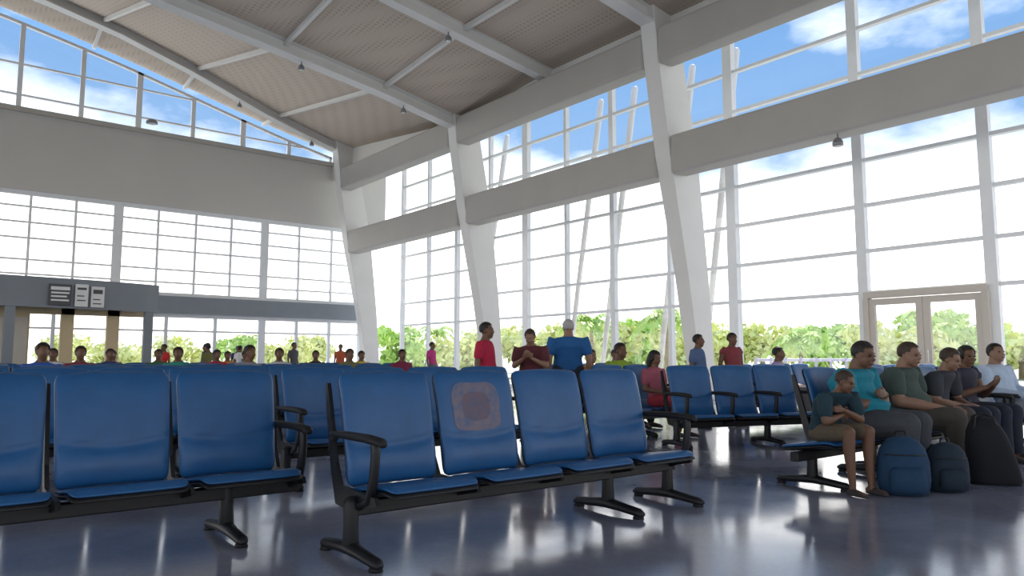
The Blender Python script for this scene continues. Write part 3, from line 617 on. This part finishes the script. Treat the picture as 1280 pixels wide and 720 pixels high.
# ---------------------------------------------------------------- outside
bm=bmesh.new(); box(bm,(-90,-90,-.5),(140,140,-.21)); o=obj('apron_ground',bm,M['tarmac']); tag(o,None,None,None,'structure')
def tree_mesh(seed,h,r,leafm):
    rnd=random.Random(seed); bm=bmesh.new()
    limb(bm,[(0,0,0),(.1,0,h*.3),(0,.1,h*.6)],[.2,.15,.08],8)
    for i in range(5):
        a=i*1.26; limb(bm,[(0,0,h*.3),(math.cos(a)*r*.5,math.sin(a)*r*.5,h*.6)],[.09,.04],6)
    tr=flat(bm,'trunk',M['trunk']); bm=bmesh.new()
    cl_=[(V((rnd.uniform(-.65,.65)*r,rnd.uniform(-.65,.65)*r,h*rnd.uniform(.2,.82))),rnd.uniform(.3,.5)*r) for _ in range(14)]
    for c,q in cl_:
        for _ in range(85):
            v=V((rnd.gauss(0,1),rnd.gauss(0,1),rnd.gauss(0,1))).normalized()*q*rnd.uniform(.45,1.1); v.z*=.75
            p=c+v; u=V((rnd.gauss(0,1),rnd.gauss(0,1),rnd.gauss(0,1))).normalized(); w=u.cross(v).normalized()*rnd.uniform(.1,.2); u*=rnd.uniform(.16,.32)
            bm.faces.new([bm.verts.new(p+a) for a in (-u,w,u,-w)])
    return tr,flat(bm,'foliage',leafm)
TM=[tree_mesh(1,3.7,2.0,M['leafmat']),tree_mesh(2,4.0,1.9,M['leaf2']),tree_mesh(3,2.9,2.2,M['leaf2'])]
def tree(p,i,label,sc=1):
    r=empty('tree',(p.x,p.y,-.21),random.uniform(0,6)); r.scale=(sc,sc,sc*.95); tag(r,label,'tree','trees beyond the glazing')
    put('trunk',TM[i][0],r); put('foliage',TM[i][1],r)
for px,d,i,sc,l in ((955,46,1,1.1,'yellow green tree outside just right of the nearest column'),(1035,56,0,1.2,'pale green tree outside left of the double door'),(1116,40,2,1.2,'low tree seen through the left door leaf'),(1205,42,0,1.0,'tree seen through the right door leaf'),(1278,46,2,1.3,'low tree outside right of the double door'),
(765,46,1,1.15,'yellow green tree outside in the middle window bay'),(812,60,0,1.4,'tree outside left of the nearest column'),(862,44,2,1.2,'low bushy tree outside directly behind the nearest column'),(675,50,2,1.3,'low tree outside right of the middle column'),(500,52,0,1.1,'tree outside between the far and middle columns'),(575,48,2,1.1,'low tree outside left of the middle column'),
(225,46,1,.85,'tree outside the back glazing right of the kiosk'),(300,52,0,.9,'tree outside the centre of the back glazing'),(355,44,2,.9,'low tree outside the back glazing'),(395,58,1,1.0,'tree outside the back glazing near the corner'),(70,44,1,.85,'tree outside behind the kiosk'),(145,50,2,.9,'low tree outside seen through the kiosk opening'),
(720,66,1,1.4,'distant tree outside in the middle window bay'),(905,68,2,1.7,'distant bush outside right of the nearest column'),(1000,72,2,1.6,'distant bush outside between the column and the door'),(1160,66,0,1.7,'distant tree outside behind the double door'),(625,70,1,1.4,'distant tree outside behind the child in red')):
    tree(atD(px,d),i,l,sc)
def palm(p,h,label):
    r=empty('palm_tree',(p.x,p.y,-.21)); tag(r,label,'tree','palms beyond the glazing')
    bm=bmesh.new(); limb(bm,[(0,0,0),(.15,0,h*.5),(.05,0,h)],[.16,.11,.09],8); obj('trunk',bm,M['trunk'],r,True)
    bm=bmesh.new()
    for i in range(17):
        a=i*2.4; el=random.uniform(-.1,1.1); prev=None
        for k_ in range(9):
            t=k_/8; rr_=1.8*t*math.cos(el*.6); z=h+1.8*(math.sin(el)*t-.85*t*t); c=V((.05+math.cos(a)*rr_,math.sin(a)*rr_,z)); sd=V((-math.sin(a),math.cos(a),0))
            if prev:
                for q in (-1,1): 
                    ww=.38*math.sin(math.pi*min(1,t+.12)); 
                    bm.faces.new([bm.verts.new(x) for x in (prev,c,c+sd*q*ww*.9+V((0,0,-.18))+ (c-prev)*.3,prev+sd*q*ww*.9+V((0,0,-.18))+(c-prev)*.6)])
            prev=c
    obj('fronds',bm,M['leafmat'],r)
palm(atD(738,40),3.3,'palm outside in the middle window bay'); palm(atD(832,36),3.4,'palm outside beside the nearest column'); palm(atD(545,56),3.4,'palm outside left of the middle column'); palm(atD(1000,38),2.3,'palm outside right of the nearest column')
a,b=atD(945,24),atD(1095,24)
r=empty('railing',(a.x,a.y,-.21),math.atan2(b.y-a.y,b.x-a.x)); tag(r,'pale violet railing outside left of the glass double door','railing'); Lr=(b-a).length
for z in (.5,.85,1.2):
    bm=bmesh.new(); limb(bm,[(0,0,z),(Lr,0,z)],[.05,.05],8); obj('rail',bm,M['rail'],r,True)
for i in range(9):
    bm=bmesh.new(); limb(bm,[(Lr*i/8,0,0),(Lr*i/8,0,1.25)],[.045,.045],8); obj('railing_post',bm,M['rail'],r,True)
for Y,l in ((13.0,'first'),(14.6,'second'),(17.0,'third'),(18.6,'fourth'),(24.0,'fifth')):
    bm=bmesh.new(); limb(bm,[(17.4,Y,-.2),(18.6,Y-.7,10.2)],[.08,.11],12); o=obj('outdoor_strut',bm,M['white'],None,True); tag(o,l+' slanted white strut outside the glass, counted from the nearest column','strut','slanted outdoor struts')
# ---------------------------------------------------------------- light
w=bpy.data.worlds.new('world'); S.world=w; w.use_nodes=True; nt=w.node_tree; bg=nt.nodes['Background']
tc=nt.nodes.new('ShaderNodeTexCoord'); mp=nt.nodes.new('ShaderNodeMapping'); mp.inputs['Scale'].default_value=(1.6,1.6,3.4); mp.inputs['Location'].default_value=(.35,.1,.2)
nt.links.new(tc.outputs['Generated'],mp.inputs[0]); n=nt.nodes.new('ShaderNodeTexNoise'); n.inputs['Scale'].default_value=1.5; n.inputs['Detail'].default_value=7; n.inputs['Roughness'].default_value=.55
nt.links.new(mp.outputs[0],n.inputs['Vector'])
sx=nt.nodes.new('ShaderNodeSeparateXYZ'); nt.links.new(tc.outputs['Generated'],sx.inputs[0])
mr=nt.nodes.new('ShaderNodeMapRange'); mr.inputs['From Min'].default_value=.14; mr.inputs['From Max'].default_value=.33; mr.inputs['To Min'].default_value=.22; mr.inputs['To Max'].default_value=-.13
nt.links.new(sx.outputs['Z'],mr.inputs['Value']); ad=nt.nodes.new('ShaderNodeMath'); nt.links.new(n.outputs['Fac'],ad.inputs[0]); nt.links.new(mr.outputs[0],ad.inputs[1])
cr=nt.nodes.new('ShaderNodeValToRGB'); cr.color_ramp.elements[0].position=.38; cr.color_ramp.elements[1].position=.66
nt.links.new(ad.outputs[0],cr.inputs[0])
sk=nt.nodes.new('ShaderNodeValToRGB'); sk.color_ramp.elements[0].color=(.6,.85,1.15,1); sk.color_ramp.elements[1].color=(.15,.42,.92,1); sk.color_ramp.elements[1].position=.5; nt.links.new(sx.outputs['Z'],sk.inputs[0])
mx=nt.nodes.new('ShaderNodeMix'); mx.data_type='RGBA'; nt.links.new(cr.outputs[0],mx.inputs['Factor']); nt.links.new(sk.outputs[0],mx.inputs['A']); mx.inputs['B'].default_value=(3.0,2.95,2.85,1)
nt.links.new(mx.outputs['Result'],bg.inputs['Color'])
def mrn(sock,a,b,c_,d_):
    m_=nt.nodes.new('ShaderNodeMapRange'); m_.inputs['From Min'].default_value=a; m_.inputs['From Max'].default_value=b; m_.inputs['To Min'].default_value=c_; m_.inputs['To Max'].default_value=d_; nt.links.new(sock,m_.inputs['Value']); return m_.outputs[0]
a_=nt.nodes.new('ShaderNodeMath'); a_.operation='ADD'; nt.links.new(mrn(sx.outputs['Y'],-.5,-.1,.66,1.0),a_.inputs[0]); nt.links.new(mrn(sx.outputs['X'],-.6,-.2,.1,0.0),a_.inputs[1])  # sky strength altered behind and left of the camera to set interior fill
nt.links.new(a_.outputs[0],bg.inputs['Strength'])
sun=bpy.data.lights.new('sun','SUN'); sun.energy=5.5; sun.angle=.01; sun.color=(1,.93,.82); so=bpy.data.objects.new('sun',sun); COL.objects.link(so)
so.rotation_euler=V((.62,.25,.8)).to_track_quat('Z','Y').to_euler()
def portal(loc,rot,sx_,sy_):
    l=bpy.data.lights.new('portal','AREA'); l.shape='RECTANGLE'; l.size=sx_; l.size_y=sy_; l.cycles.is_portal=True
    o=bpy.data.objects.new('portal',l); COL.objects.link(o); o.location=loc; o.rotation_euler=rot
portal((XG+.12,11,5.1),(math.pi/2,0,math.pi/2),36,10.2)
portal((1,YB+.4,3.4),(-math.pi/2,0,0),30,6.8)
portal((1,YB+.4,11.5),(-math.pi/2,0,0),26,4)
portal((1.8,YF-.25,4.5),(math.pi/2,0,0),30,8)
portal((XL-.25,11,4.4),(math.pi/2,0,-math.pi/2),38,7.2)
S.view_settings.exposure=0.0
